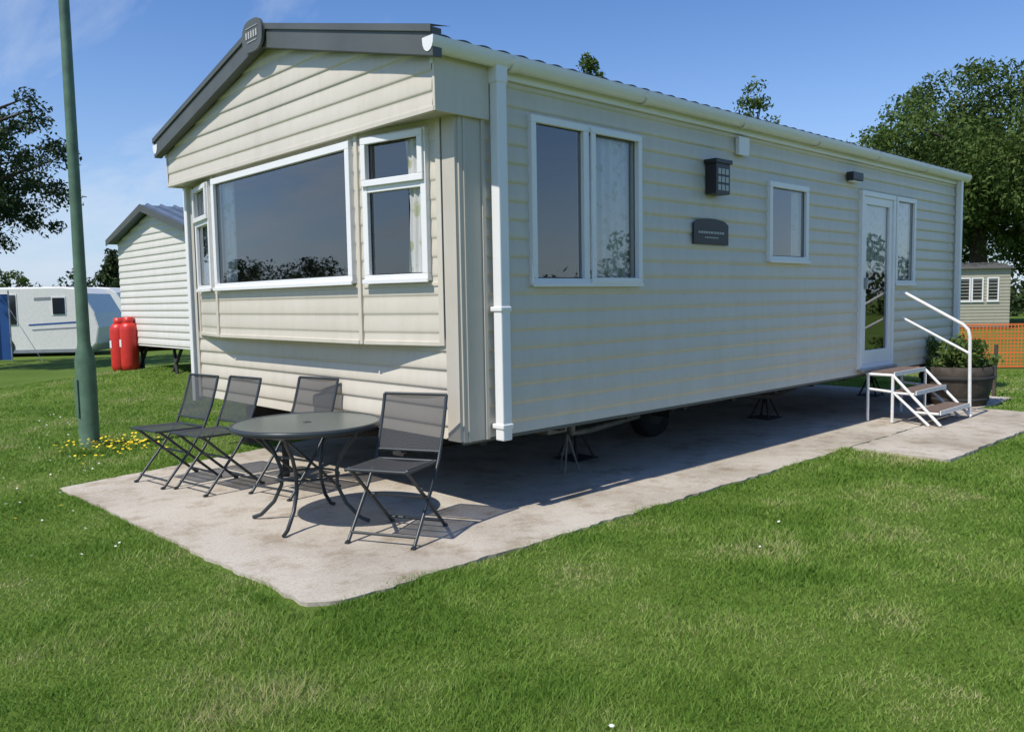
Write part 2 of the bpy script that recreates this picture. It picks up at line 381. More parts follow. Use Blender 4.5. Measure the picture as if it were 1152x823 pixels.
mb.add([(X1+.02,4.1,3.0),(X1+.02,8.6,3.0),(X1+.02,YC,3.0+SL*2.25)],[(0,1,2)],'char')
mb.obj('fascia_boards',SC,.004)
# emblem
mb=MB(); zc=3.165+SL*(YC-4.06)-.09
vs=[];n=28
for x in (XG-.135,XG-.112):
    for j in range(n):
        th=2*math.pi*j/n; vs.append((x,YC+.17*math.copysign(abs(math.cos(th))**.7,math.cos(th)),zc+.125*math.copysign(abs(math.sin(th))**.8,math.sin(th))))
mb.add(vs,[tuple(range(n)),tuple(reversed(range(n,2*n)))]+[(j,(j+1)%n,n+(j+1)%n,n+j) for j in range(n)],'char')
we=W((XG-.137,YC+.2),(XG-.137,YC-.2))
for i in range(5): box(mb,'plaquetxt',.10+i*.042,.10+i*.042+.024,-.003,.0,zc-.02,zc+.035,we)
box(mb,'plaquetxt',.12,.28,-.003,0,zc-.05,zc-.042,we); box(mb,'plaquetxt',.1,.3,-.003,0,zc+.06,zc+.066,we)
mb.obj('ridge_emblem',SC,.004)
# gutter & downpipes
mb=MB()
for gy,sgn in ((4.10,-1),(8.59,1)):
    prof=[(gy-.055,3.115)]+[(gy-.055*math.cos(math.pi*j/8),3.10-.075*math.sin(math.pi*j/8)) for j in range(9)]+[(gy+.055,3.115)]
    vs=[(x,y,z) for x in (XG-.10,X1+.1) for (y,z) in prof]; n=len(prof)
    mb.add(vs,[(j,j+1,n+j+1,n+j) for j in range(n-1)],'white',True)
    mb.add(vs,[tuple(range(n)),tuple(range(n,2*n))],'white')
    for x in np.arange(3.9,12.6,1.45):
        vs=[(xx,y+ (0.006 if y>gy else -.006),z-.006) for xx in (x-.03,x+.03) for (y,z) in prof]
        mb.add(vs,[(j,j+1,n+j+1,n+j) for j in range(n-1)],'white',True)
box(mb,'white',XG-.02,X1+.05,4.158,4.185,2.985,3.09)
box(mb,'white',XG-.02,X1+.05,8.535,8.55,2.985,3.09)
mb.obj('gutters',SC)
mb=MB()
box(mb,'white',U(3.75),U(3.835),-.125,-.045,.54,2.98,side); box(mb,'white',U(3.742),U(3.843),-.13,-.02,2.93,3.06,side)
for z in (1.42,.62): box(mb,'white',U(3.742),U(3.843),-.133,-.018,z,z+.035,side)
box(mb,'white',U(12.45),U(12.52),-.11,-.04,.6,3.05,side)
box(mb,'white',X0-.05,X0+.03,8.50,8.57,.5,3.05)
mb.obj('downpipes',SC,.008)
mb=MB()
box(mb,'black',U(6.33),U(6.55),-.13,-.02,2.40,2.69,side); box(mb,'black',U(6.31),U(6.57),-.145,-.018,2.665,2.70,side); 
for i in range(3):
    for j in range(3): box(mb,'plaquetxt',U(6.36)+i*.06,U(6.36)+i*.06+.045,-.133,-.1301,2.43+j*.07,2.43+j*.07+.05,side)
mb.obj('wall_lamp',SC,.006)
mb=MB(); vs=[]
for v in (-.035,-.02):
    vs+= [side.p(U(6.13),v,1.96),side.p(U(6.68),v,1.96),side.p(U(6.68),v,2.14)]
    for j in range(7):
        t=j/6; vs.append(side.p(U(6.62)-t*.43,v,2.17+.02*math.sin(math.pi*t)))
    vs.append(side.p(U(6.13),v,2.14))
n=len(vs)//2
mb.add(vs,[tuple(range(n)),tuple(reversed(range(n,2*n)))]+[(j,n+j,n+(j+1)%n,(j+1)%n) for j in range(n)],'black')
uu=U(6.2)
while uu<U(6.6):
    l=random.uniform(.015,.03); box(mb,'plaquetxt',uu,uu+l,-.038,-.0352,2.055,2.075,side); uu+=l+.012
uu=U(6.3)
while uu<U(6.5):
    l=random.uniform(.015,.03); box(mb,'plaquetxt',uu,uu+l,-.038,-.0352,2.015,2.028,side); uu+=l+.012
mb.obj('name_plaque',SC)
mb=MB(); box(mb,'white',U(6.82),U(6.98),-.05,-.015,2.80,2.95,side); box(mb,'white',U(6.81),U(6.99),-.065,-.051,2.79,2.96,side)
box(mb,'black',U(9.10),U(9.36),-.10,-.02,2.76,2.85,side); box(mb,'white',U(9.13),U(9.33),-.085,-.025,2.74,2.7595,side)
mb.obj('vent_and_porch_light',SC,.01)
# chassis
mb=MB()
for y in (5.1,7.6):
    box(mb,'steel',3.6,12.5,y-.04,y+.04,.36,.51); box(mb,'steel',3.6,12.5,y-.07,y+.07,.335,.36)
for x in np.arange(3.7,12.5,.8): box(mb,'steel',x,x+.05,4.25,8.4,.50,.55)
box(mb,'steel',X0+.02,X1-.02,Y0+.02,Y1-.02,.552,.575)
tube(mb,'steel',[(3.1,6.3,.42),(4.6,5.3,.42)],.045); tube(mb,'steel',[(3.1,6.3,.42),(4.6,7.3,.42)],.045); box(mb,'steel',2.95,3.2,6.24,6.36,.38,.5)
tube(mb,'steel',[(3.3,6.3,.44),(3.3,6.3,.05)],.03)
for x in (5.6,9.0,12.0):
    for y in (5.1,7.6):
        for dx,dy in ((-.12,-.12),(.12,-.12),(-.12,.12),(.12,.12)): tube(mb,'steel',[(x+dx,y+dy,.03),(x+dx*.25,y+dy*.25,.28)],.012,6)
        tube(mb,'steel',[(x,y,.2),(x,y,.335)],.02,6); box(mb,'steel',x-.15,x+.15,y-.15,y+.15,.022,.034)
tube(mb,'galvold',[(4.95,4.55,.52),(4.95,4.55,.40),(5.3,4.7,.36),(6.4,5.0,.34)],.03,8)
box(mb,'galvold',4.62,4.84,4.5,4.7,.43,.54)
for dx,dy in ((-.09,-.05),(.09,-.05),(0,.1)): tube(mb,'galvold',[(5.08+dx,4.72+dy,.03),(5.08,4.72,.36)],.010,6)
tube(mb,'steel',[(6.95,5.0,.3),(6.95,7.8,.3)],.04)
tube(mb,'steel',[(7.9,4.9,.42),(8.6,4.8,.34),(9.4,4.85,.42),(11.8,5.2,.40)],.035,8)
mb.obj('chassis',SC)
mb=MB()
for x in (7.0,):
    for y in (5.3,7.4):
        vs=[];fs=[];n=28; pr=[(.15,-.08),(.18,-.09),(.25,-.09),(.28,-.07),(.29,0),(.28,.07),(.25,.09),(.18,.09),(.15,.08)]
        for (r,o) in pr:
            for j in range(n): th=2*math.pi*j/n; vs.append((x+r*math.cos(th),y+o,.315+r*math.sin(th)))
        for i in range(len(pr)-1):
            for j in range(n): fs.append((i*n+j,i*n+(j+1)%n,(i+1)*n+(j+1)%n,(i+1)*n+j))
        mb.add(vs,fs,'rubber',True)
        mb.add(vs[:n],[tuple(range(n))],'steel')
mb.obj('wheels',SC)

# ------------------------------------------------------------------ steps with handrail
ST=empty('entrance_steps'); mb=MB(); sx0,sx1=9.52,10.48
zs=[(.60,3.80,4.10),(.40,3.56,3.80),(.20,3.30,3.56)]
for z,ya,yb in zs:
    box(mb,'tread',sx0+.03,sx1-.03,ya,yb-.02,z-.035,z); box(mb,'white2',sx0+.025,sx1-.025,ya-.012,ya-.0005,z-.045,z+.003)
for x in (sx0,sx1):
    tube(mb,'white2',[(x,4.08,.57),(x,3.80,.57),(x,3.28,.04)],.018); tube(mb,'white2',[(x,4.08,.57),(x,4.08,.03)],.018); tube(mb,'white2',[(x,3.80,.57),(x,3.80,.03)],.018)
    tube(mb,'white2',[(x,4.08,.40),(x,3.80,.38),(x,3.40,.03)],.016); 
    for z,ya,yb in zs: tube(mb,'white2',[(x,ya,z-.03),(x,yb,z-.03)],.014)
mb.obj('stair_frame',ST)
mb=MB()
x=sx1+.02
tube(mb,'white2',[(x,4.14,1.50),(x,4.05,1.49),(x,3.40,1.12),(x,3.34,1.06),(x,3.32,.98),(x,3.30,.03)],.02)
tube(mb,'white2',[(x,4.10,1.20),(x,3.32,.78)],.016)
mb.obj('handrail',ST)

# ------------------------------------------------------------------ ground
def gz(x,y):
    return .33*np.exp(-(((x-6.6)/2.6)**2+((y-16.0)/2.3)**2))
gxs=np.concatenate([[-700,-200,-60],np.linspace(-20,40,121),[80,250,700]])
gys=np.concatenate([[-700,-200,-60],np.linspace(-20,40,121),[80,250,700]])
XX,YY=np.meshgrid(gxs,gys); ZZ=gz(XX,YY); nxg=len(gxs)
mb=MB(); mb.add(list(zip(XX.ravel().tolist(),YY.ravel().tolist(),ZZ.ravel().tolist())),[(j*nxg+i,j*nxg+i+1,(j+1)*nxg+i+1,(j+1)*nxg+i) for j in range(len(gys)-1) for i in range(nxg-1)],'lawn',True); mb.obj('lawn_ground')
def slab(name,loop,z=.022,jit=.02):
    pts=[]
    for i,(p) in enumerate(loop):
        q=loop[(i+1)%len(loop)]; L=math.dist(p,q); n=max(2,int(L/.05))
        for j in range(n):
            t=j/n; dx,dy=(q[0]-p[0])/L,(q[1]-p[1])/L
            s=(math.sin(5.1*(p[0]+p[1]+t*L))*.35+math.sin(13*t*L+2)*.3+math.sin(31*t*L+1)*.2+random.uniform(-1,1)*.5)*jit
            pts.append((p[0]+dx*t*L-dy*s,p[1]+dy*t*L+dx*s))
    n=len(pts); mb=MB()
    vs=[(x,y,z) for x,y in pts]+[(x,y,-.05) for x,y in pts]
    mb.add(vs,[tuple(range(n))]+[(j,n+j,n+(j+1)%n,(j+1)%n) for j in range(n)],'concrete')
    return mb.obj(name)
slab('concrete_pad',[(1.97,3.6),(2.06,3.52),(2.25,3.5),(12.9,3.5),(12.9,8.2),(5.5,8.2),(1.86,7.42)])
slab('concrete_path',[(7.7,2.58),(11.4,2.56),(11.4,3.47),(7.75,3.47)],z=.028)

# grass blades
def inpad(x,y,m):
    a=(x>1.9+m)&(x<12.9-m)&(y>3.5+m)&(y<7.42+(x-1.86)*.2-m)
    b=(x>7.7+m)&(x<11.4-m)&(y>2.57+m)&(y<3.6)
    return a|b
def blades(N,r0,r1,pw,az0,az1):
    u=rng.random(N); e=2-pw; r=(r0**e+u*(r1**e-r0**e))**(1/e)
    az=np.radians(az0+(az1-az0)*rng.random(N)); x=r*np.cos(az); y=r*np.sin(az)
    return x,y
x,y=blades(520000,2.0,18,1.5,10,84)
x2,y2=blades(40000,1.9,12,1.2,-30,120)
x=np.concatenate([x,x2]);y=np.concatenate([y,y2])
ne=11000; t=rng.random(ne); ex=np.where(t<.62,1.95+rng.random(ne)*6.5,1.86+rng.normal(0,.02,ne)); ey=np.where(t<.62,3.5+rng.normal(-.01,.03,ne),3.5+rng.random(ne)*3.95)
x=np.concatenate([x,ex]);y=np.concatenate([y,ey]);r=np.hypot(x,y)
edge=(.5+.5*np.sin(x*5.3+1)*np.sin(y*6.1+x*2.3))
mar=rng.random(len(x))**1.7*.12*edge
keep=~inpad(x,y,mar); x=x[keep];y=y[keep];r=r[keep]; N=len(x)
patch=.75+.35*np.sin(x*1.7+np.sin(y*1.3)*2)*np.sin(y*2.1+x*.6)+.3*np.sin(x*6.3+y*2)*np.sin(y*5.1)+.15*np.sin(x*13+y*7)*np.sin(y*15-x*3)
h=(.016+.028*rng.random(N))*np.clip(patch,.45,1.6)
pole=np.hypot(x-2.64,y-9.36)<.45; h=np.where(pole,h*3,h)
wdt=(.0017+.0013*rng.random(N))*(np.maximum(r,3)/3)**.8
th=rng.random(N)*2*np.pi; la=rng.random(N)*2*np.pi; lean=h*(.3+.9*rng.random(N))
P=np.zeros((N,3,3)); zz0=gz(x,y)
P[:,0,0]=x-np.cos(th)*wdt;P[:,0,1]=y-np.sin(th)*wdt
P[:,1,0]=x+np.cos(th)*wdt;P[:,1,1]=y+np.sin(th)*wdt
P[:,2,0]=x+np.cos(la)*lean;P[:,2,1]=y+np.sin(la)*lean;P[:,2,2]=h
P[:,:,2]+=zz0[:,None]
def trimesh(name,P,k,nv,mat,parent=None):
    N=len(P); me=bpy.data.meshes.new(name); me.vertices.add(N*nv); me.vertices.foreach_set('co',P.reshape(-1).astype(np.float32))
    me.loops.add(N*nv); me.loops.foreach_set('vertex_index',np.arange(N*nv,dtype=np.int32)); me.polygons.add(N)
    me.polygons.foreach_set('loop_start',np.arange(0,N*nv,nv,dtype=np.int32))
    me.materials.append(M[mat]); me.update(calc_edges=True); me.validate()
    o=bpy.data.objects.new(name,me); col.objects.link(o)
    if parent:o.parent=parent
    return o
trimesh('grass',P,'blade',3,'blade')
def flowers(name,pts,mat,s):
    out=[]
    for (fx,fy,fz) in pts:
        if inpad(np.array(fx),np.array(fy),0): continue
        a=random.random()*6.28; q=s*random.uniform(.7,1.3); tx,ty=random.uniform(-.5,.5),random.uniform(-.5,.5)
        out.append([[fx+q*math.cos(a+i*1.0472),fy+q*math.sin(a+i*1.0472),fz+q*(tx*math.cos(a+i*1.0472)+ty*math.sin(a+i*1.0472))] for i in range(6)])
    trimesh(name,np.array(out),name,6,mat)
pts=[(random.gauss(2.80,.25),random.gauss(8.95,.33),random.uniform(.06,.15)) for _ in range(170)]
pts+=[(random.uniform(.3,2.6),random.uniform(6,13),random.uniform(.03,.05)) for _ in range(45)]
flowers('buttercups',pts,'yellow',.014)
pts=[(random.uniform(.2,3.2),random.uniform(5,16),.035) for _ in range(160)]+[(random.uniform(1,9),random.uniform(0,3),.03) for _ in range(7)]+[(.42,3.38,.035),(.47,3.40,.035),(.45,3.34,.035)]
flowers('daisies',pts,'daisy',.009)

# ------------------------------------------------------------------ table
TB=empty('garden_table'); tx,ty,tz=2.77,4.97,.70
mb=MB(); R=.50
lathe(mb,'tabletop',(tx,ty,tz),[(0.0,0),(.03,0),(R-.02,0),(R-.019,.001)],48,False)
lathe(mb,'frame',(tx,ty,tz),[(R-.019,.0015),(R-.012,.006),(R,.0),(R,-.03),(R-.02,-.035),(R-.03,-.02),(0.001,-.018)],48)
lathe(mb,'frame',(tx,ty,tz),[(.001,.004),(.022,.004),(.03,.0015)],16)
mb.obj('table_top',TB)
mb=MB()
for i,a in enumerate((-143,-53,37,127)):
    a=math.radians(a); pr=[(.36,.67),(.33,.60),(.25,.50),(.20,.38),(.20,.27),(.26,.15),(.36,.055),(.42,.035)]
    tube(mb,'frame',[(tx+r_*math.cos(a),ty+r_*math.sin(a),z) for r_,z in pr],.0135)
for rr,zz in ((.20,.34),(.36,.665)):
    tube(mb,'frame',[(tx+rr*math.cos(t),ty+rr*math.sin(t),zz) for t in np.linspace(0,2*math.pi,33)],.008,6,False)
mb.obj('table_legs',TB)

# ------------------------------------------------------------------ chairs
def chair(cx,cy,ang):
    e=empty('folding_chair',(cx,cy,.022)); e.rotation_euler=(0,0,math.radians(ang))
    mb=MB(); hw=.225
    for s in (-1,1):
        y=s*hw
        tube(mb,'frame',[(-.27,y,.87),(-.245,y,.78),(-.20,y,.64),(-.125,y,.47),(.0,y,.30),(.25,y,.012)],.0115)
        y2=s*(hw-.03)
        tube(mb,'frame',[(.27,y2,.47),(.22,y2,.435),(-.26,y2,.012)],.0115)
        tube(mb,'frame',[(-.14,y2+s*.01,.455),(.29,y2+s*.01,.465)],.011)
        tube(mb,'frame',[(.245,y,.012),(.275,y,.005)],.014,8); tube(mb,'frame',[(-.255,y2,.012),(-.28,y2,.005)],.014,8)
    for (xx,zz,w) in ((-.272,.872,hw),(.215,.06,hw),(-.22,.05,hw-.03),(-.13,.46,hw-.02),(.285,.468,hw-.02),(-.145,.52,hw),(.03,.262,hw-.02)):
        tube(mb,'frame',[(xx,-w,zz),(xx,w,zz)],.0095)
    mb.obj('frame',e)
    mb=MB()
    def sheet(prof,w,sag):
        vs=[];n=9
        for (xx,zz,nx,nz) in prof:
            for j in range(n):
                t=j/(n-1)*2-1; s=sag*(1-t*t); vs.append((xx+nx*s,t*w,zz+nz*s))
        mb.add(vs,[(i*n+j,i*n+j+1,(i+1)*n+j+1,(i+1)*n+j) for i in range(len(prof)-1) for j in range(n-1)],'mesh',True)
    sheet([(-.27,.865,-1,0),(-.24,.77,-1,0),(-.20,.65,-1,0),(-.148,.52,-1,0)],hw-.01,.02)
    sheet([(-.13,.468,0,-1),(0,.47,0,-1),(.14,.475,0,-1),(.285,.478,0,-1)],hw-.03,.018)
    mb.obj('seat_and_back_fabric',e)
chair(2.66,6.97,187); chair(2.79,6.45,187); chair(3.15,5.86,192); chair(2.99,4.24,207)

# ------------------------------------------------------------------ lamp post
LP=empty('street_lamp'); mb=MB()
lathe(mb,'green',(2.66,9.38,0),[(.115,-.05),(.112,.02),(.10,.05),(.10,.93),(.096,.97),(.066,1.10),(.062,1.14),(.056,2.5),(.046,6.2)],24)
mb.obj('post',LP)
mb=MB(); box(mb,'green',2.66-.108,2.66-.094,9.33,9.43,.35,.75); tube(mb,'green',[(2.66,9.38,6.2),(2.66,9.3,6.35),(2.66,9.0,6.42)],.03)
mb.obj('door_and_arm',LP,.004); mb=MB(); lathe(mb,'galv',(2.66,8.85,6.36),[(.02,.12),(.12,.1),(.16,0),(.13,-.05),(.001,-.09)],20); mb.obj('lantern',LP)

# ------------------------------------------------------------------ gas bottles
def gas(px,dep,s):
    x,y=LD((px-576)/928,dep)
    e=empty('gas_bottle',(x,y,float(gz(x,y)))); e.scale=(s*1.1,s*1.1,s); mb=MB()
    lathe(mb,'red',(0,0,0),[(.001,.02),(.17,.02),(.175,.06),(.19,.09),(.195,.15),(.195,1.02),(.185,1.1),(.15,1.17),(.08,1.21),(.03,1.22)],24)
    lathe(mb,'red',(0,0,0),[(.10,1.17),(.11,1.18),(.11,1.34),(.10,1.34),(.10,1.18)],20)
    lathe(mb,'galv',(0,0,0),[(.03,1.2),(.03,1.28),(.02,1.32),(.001,1.32)],10)
    box(mb,'white',-.199,-.19,-.06,.06,.6,.78)
    mb.obj('cylinder_body',e)
gas(134,16.4,.80); gas(145,16.05,.78)

# ------------------------------------------------------------------ neighbouring static caravan (left)
N1=empty('neighbour_static_caravan'); nx0,ny0,ny1=5.7,13.8,17.5; zb,ze,zr=.74,2.76,3.22
wf=W((nx0,ny1),(nx0,ny0)); ws=W((nx0,ny0),(nx0+9,ny0)); mb=MB()
siding(mb,'whitesiding',wf,0,wf.L,zb,ze,D=.014)
sl=(zr-ze)/(wf.L/2)
siding(mb,'whitesiding',wf,0,wf.L,ze,zr,D=.014,ztop=lambda z:((z-ze)/sl,wf.L-(z-ze)/sl))
siding(mb,'whitesiding',ws,0,ws.L,zb,ze); 
wb=W((nx0+9,ny1),(nx0,ny1)); siding(mb,'whitesiding',wb,0,9,zb,ze)
wbb=W((nx0+9,ny0),(nx0+9,ny1)); siding(mb,'whitesiding',wbb,0,wbb.L,zb,ze)
mb.obj('walls',N1)
mb=MB(); ym=(ny0+ny1)/2
for s in (-1,1):
    ye=ym+s*(wf.L/2+.12); z_e=ze-.02
    pts=[]
    for dz in (0,.07):
        pts+=[(nx0-.18,ye,z_e+dz),(nx0+9.1,ye,z_e+dz),(nx0+9.1,ym,zr+.05+dz),(nx0-.18,ym,zr+.05+dz)]
    mb.add(pts,BF,'bluroof')
    pts=[]
    for x in (nx0-.20,nx0-.182): pts+=[(x,ye,z_e-.03),(x,ym,zr),(x,ym,zr+.13),(x,ye,z_e+.08)]
    mb.add(pts,BF,'char')
for x in np.arange(nx0-.1,nx0+9,.25):
    mb.add([(x,ny0-.12,z_e+.072),(x+.04,ny0-.12,z_e+.11),(x+.08,ny0-.12,z_e+.072),(x,ym,zr+.122),(x+.04,ym,zr+.16),(x+.08,ym,zr+.122)],[(0,1,4,3),(1,2,5,4)],'bluroof')
mb.obj('roof',N1)
mb=MB(); box(mb,'white',nx0-.03,nx0+.05,ny0-.09,ny0-.01,zb-.1,ze); box(mb,'white',nx0-.15,nx0+9,ny0-.2,ny0-.1,ze-.06,ze+.03)
for y in (14.2,15.4,17.1):
    tube(mb,'steel',[(nx0+.2,y,.75),(nx0+.1,y-.4,.1)],.03); tube(mb,'steel',[(nx0+.2,y-.4,.75),(nx0+.1,y,.1)],.03)
box(mb,'steel',nx0+.1,nx0+9,ny0+.5,ny0+.6,.6,.74); box(mb,'steel',nx0+.1,nx0+9,ny1-.6,ny1-.5,.6,.74)
box(mb,'steel',nx0+.02,nx0+8.9,ny0+.03,ny1-.03,.74,.76)
mb.obj('gutter_pipes_legs',N1)
window('side_window',N1,ws,1,2.2,1.5,2.4,glass='darkglass'); 

# ------------------------------------------------------------------ right-hand static caravan
N2=empty('olive_static_caravan'); mb=MB()
A=LD(.40,33.5); B=LD(.605,32.5)
w2=W(A,B); siding(mb,'olive',w2,0,w2.L,.1,2.4)
w2b=W(B,(B[0]+2.2,B[1]+2.4)); siding(mb,'olive',w2b,0,w2b.L,.1,2.4)
q=[w2.p(-.1,-.15,2.4),w2.p(w2.L+.15,-.15,2.4),w2.p(w2.L+.15,3.6,2.4),w2.p(-.1,3.6,2.4),w2.p(-.1,1.7,2.7),w2.p(w2.L+.15,1.7,2.7)]
mb.add(q,[(0,1,5,4),(3,4,5,2),(1,2,5),(0,4,3),(3,2,1,0)],'galvold'); mb.obj('body',N2)
L=w2.L
for i,fx in enumerate((.18,.38,.60,.735,.81,.90)):
    wd=.44; window('window_%d'%i,N2,w2,L*fx-wd/2,L*fx+wd/2,1.1,2.05,glass='darkglass')

# ------------------------------------------------------------------ touring caravans (left)
def touring(px_r,dep,L=5.2,zb=.32,zt=2.28):
    e=empty('touring_caravan'); B=LD(px_r,dep); h=math.radians(46.7-90+4)
    d=Vector((math.cos(h),math.sin(h))); A=Vector(B)-d*L; w=W(A,B); mb=MB()
    prof=[(0.25,zb),(L-.35,zb),(L-.1,zb+.25),(L,zb+.75),(L-.12,zb+1.2),(L-.45,zt-.22),(L-.7,zt-.04),(L-1.1,zt),(.7,zt),(.3,zt-.08),(.06,zt-.4),(0,zb+.8),(.05,zb+.15)]
    n=len(prof); vs=[w.p(u,0,z) for u,z in prof]+[w.p(u,2.1,z) for u,z in prof]
    mb.add(vs,[tuple(range(n)),tuple(reversed(range(n,2*n)))]+[(j,n+j,n+(j+1)%n,(j+1)%n) for j in range(n)],'white2')
    mb.obj('shell',e,.05)
    mb=MB(); 
    for (a,b,c,d_) in ((.6,1.5,1.15,1.85),(2.2,2.75,1.0,1.9),(L-1.35,L-1.0,1.3,1.8)):
        box(mb,'white',a-.04,b+.04,-.012,-.001,c-.04,d_+.04,w); box(mb,'darkglass',a,b,-.03,-.0121,c,d_,w)
    box(mb,'grey',1.75,1.77,-.012,-.001,.45,2.0,w); box(mb,'grey',2.15,2.17,-.012,-.001,.45,2.0,w)
    for (u0,z0,u1,z1,t,k) in ((L-2.1,.95,L-.6,1.02,.05,'blue'),(L-2.0,.80,L-.5,.86,.04,'grey'),(L-1.9,1.72,L-1.2,1.74,.09,'grey')):
        mb.add([w.p(u0,-.006,z0),w.p(u1,-.006,z1),w.p(u1,-.006,z1+t),w.p(u0,-.006,z0+t)],[(0,1,2,3)],k)
    box(mb,'grey',.1,L-.3,-.02,-.001,zb,zb+.1,w)
    mb.obj('windows_decals',e)
    mb=MB(); n=20
    vs=[w.p(L*.45+.3*math.cos(6.283*j/n),-.03,.32+.3*math.sin(6.283*j/n)) for j in range(n)]+[w.p(L*.45+.3*math.cos(6.283*j/n),.2,.32+.3*math.sin(6.283*j/n)) for j in range(n)]
    mb.add(vs,[tuple(range(n))]+[(j,n+j,n+(j+1)%n,(j+1)%n) for j in range(n)],'rubber')
    vs=[w.p(L*.45+.17*math.cos(6.283*j/n),-.04,.32+.17*math.sin(6.283*j/n)) for j in range(n)]; mb.add(vs,[tuple(range(n))],'galv')
    tube(mb,'galv',[w.p(L-.4,1.0,.4),w.p(L+.9,1.0,.42)],.05); tube(mb,'galv',[w.p(L+.6,1.0,.42),w.p(L+.6,1.0,.0)],.03)
    mb.obj('wheel_and_hitch',e)
touring((112-576)/928,25.5,5.2,.12,2.14); touring((146-576)/928,33,4.5)
mb=MB(); A=LD((-20-576)/928,23.0); B=LD((12-576)/928,23.2); w=W(A,B); box(mb,'blue',0,w.L,0,.03,.05,1.9,w)
for u in (0,w.L/2,w.L): tube(mb,'galv',[w.p(u,-.03,0),w.p(u,-.03,2.0)],.02,6)
tube(mb,'galv',[w.p(w.L,-.03,1.5),w.p(w.L+.9,-.6,0)],.008,5)
mb.obj('windbreak')

# ------------------------------------------------------------------ planter
PL=empty('barrel_planter'); pc=(11.78,3.88,.0); mb=MB()
lathe(mb,'barrel',pc,[(.001,.02),(.33,.02),(.36,.03),(.41,.22),(.44,.42),(.445,.53),(.42,.53),(.41,.46),(.001,.46)],28)
for z,rr in ((.10,.378),(.38,.436)): lathe(mb,'steel',pc,[(rr,z-.025),(rr+.012,z-.02),(rr+.016,z+.02),(rr+.006,z+.025)],28)
mb.obj('half_barrel',PL)
def leafcloud(centers,nper,sig,size,seed,flat=0):
    g=np.random.default_rng(seed); C=np.repeat(np.array(centers),nper,axis=0); n=len(C)
    s=np.repeat(np.broadcast_to(sig,(len(centers),)),nper)[:,None]
    d=g.normal(size=(n,3)); d/=np.linalg.norm(d,axis=1)[:,None]; rad=g.random((n,1))**.45
    Pp=C+d*rad*s*np.array([1,1,.75])*1.5
    a=g.normal(size=(n,3)); a/=np.linalg.norm(a,axis=1)[:,None]; b=np.cross(a,g.normal(size=(n,3))); b/=np.linalg.norm(b,axis=1)[:,None]
    q=size*(.6+.8*g.random((n,1)))
    return np.stack([Pp-a*q,Pp+b*q*.45,Pp+a*q,Pp-b*q*.45],axis=1)
cs=[(pc[0]+random.uniform(-.36,.36),pc[1]+random.uniform(-.36,.36),random.uniform(.55,.84)) for _ in range(34)]
trimesh('plants',leafcloud(cs,60,.09,.035,3),'p',4,'leafA',PL)
mb=MB(); tube(mb,'bark',[(12.9,3.75,0),(12.95,3.75,.75)],.025,7); mb.obj('wooden_stake')
# ------------------------------------------------------------------ orange fence
mb=MB(); A=LD(.40,16.2); B=LD(.80,15.6); w=W(A,B)
for i in range(13):
    z=.03+i*.068; box(mb,'orange',0,w.L,-.003,.003,z,z+(.03 if i%4==0 else .018),w)
u=0
while u<w.L: box(mb,'orange',u,u+.014,-.0045,.0045,.03,.86,w); u+=.065
of=mb.obj('orange_mesh_fence'); mb=MB()
u=.3
while u<w.L: tube(mb,'steel',[w.p(u,.02,0),w.p(u,.02,.98)],.01,6); u+=1.9
o=mb.obj('fence_pins',of)

# ------------------------------------------------------------------ trees
def tree(name,bx,by,cz,rad,nclump,nper,size,seed,mat='leafA',trunk=.25,sig=.16,bias=.5,cone=0,limbs=12,off=(0,0)):
    g=np.random.default_rng(seed); e=empty(name); cs=[]; sg=[]
    lob=[(g.normal(size=3),g.uniform(.7,1.25)) for _ in range(9)]; lob=[(v/np.linalg.norm(v),k) for v,k in lob]
    for i in range(nclump):
        d=g.normal(size=3); d/=np.linalg.norm(d); k=np.mean(sorted([kk*max(0,v@d)**2 for v,kk in lob])[-2:])*.55+.65
        r=g.random()**bias*k
        p=d*r*np.array(rad)
        if cone: f=1-cone*max(-1,min(1,(p[2]/rad[2]))); p[0]*=f*.6;p[1]*=f*.6
        cs.append((bx+off[0]+p[0],by+off[1]+p[1],cz+p[2])); sg.append(sig*min(rad)*g.uniform(.6,1.3))
    trimesh('foliage',leafcloud(cs,nper,np.array(sg),size,seed+1),'f',4,mat,e)
    mb=MB(); top=cz+rad[2]*.4
    tube(mb,'bark',[(bx,by,-.05),(bx+.05,by,cz*.35),(bx+off[0]*.4-.05,by+off[1]*.4,cz*.7),(bx+off[0],by+off[1],top)],[trunk*1.3,trunk,trunk*.7,trunk*.2],9)
    for i in range(limbs):
        c=cs[int(g.integers(len(cs)))]; z0=cz-rad[2]*.6+g.random()*rad[2]*.8; z0=min(z0,c[2]-.1)
        t=min(1,max(0,(z0-cz*.35)/(top-cz*.35)))
        sx,sy=bx+off[0]*t,by+off[1]*t
        mid=((sx+c[0])/2,(sy+c[1])/2,(z0+c[2])/2+.1*rad[2])
        tube(mb,'bark',[(sx,sy,z0),mid,c],[trunk*.4,trunk*.22,trunk*.06],6)
    mb.obj('trunk_and_limbs',e)
p=LD((1100-576)/928,37); tree('broadleaf_tree',p[0],p[1],6.6,(5.7,5.7,4.7),480,200,.10,11,trunk=.4,sig=.15)
p=LD((1215-576)/928,38); tree('broadleaf_tree',p[0],p[1],5.0,(4.2,4.2,4.2),220,150,.11,12,trunk=.3,sig=.17)
p=LD((1010-576)/928,42); tree('broadleaf_tree',p[0],p[1],3.6,(3.2,3.2,3.0),140,130,.12,13,'leafD',trunk=.3,sig=.18)
p=LD((-50-576)/928,20); tree('oak_tree',p[0],p[1],4.9,(2.8,2.8,2.1),340,110,.055,14,'leafD',trunk=.22,sig=.12,limbs=40)
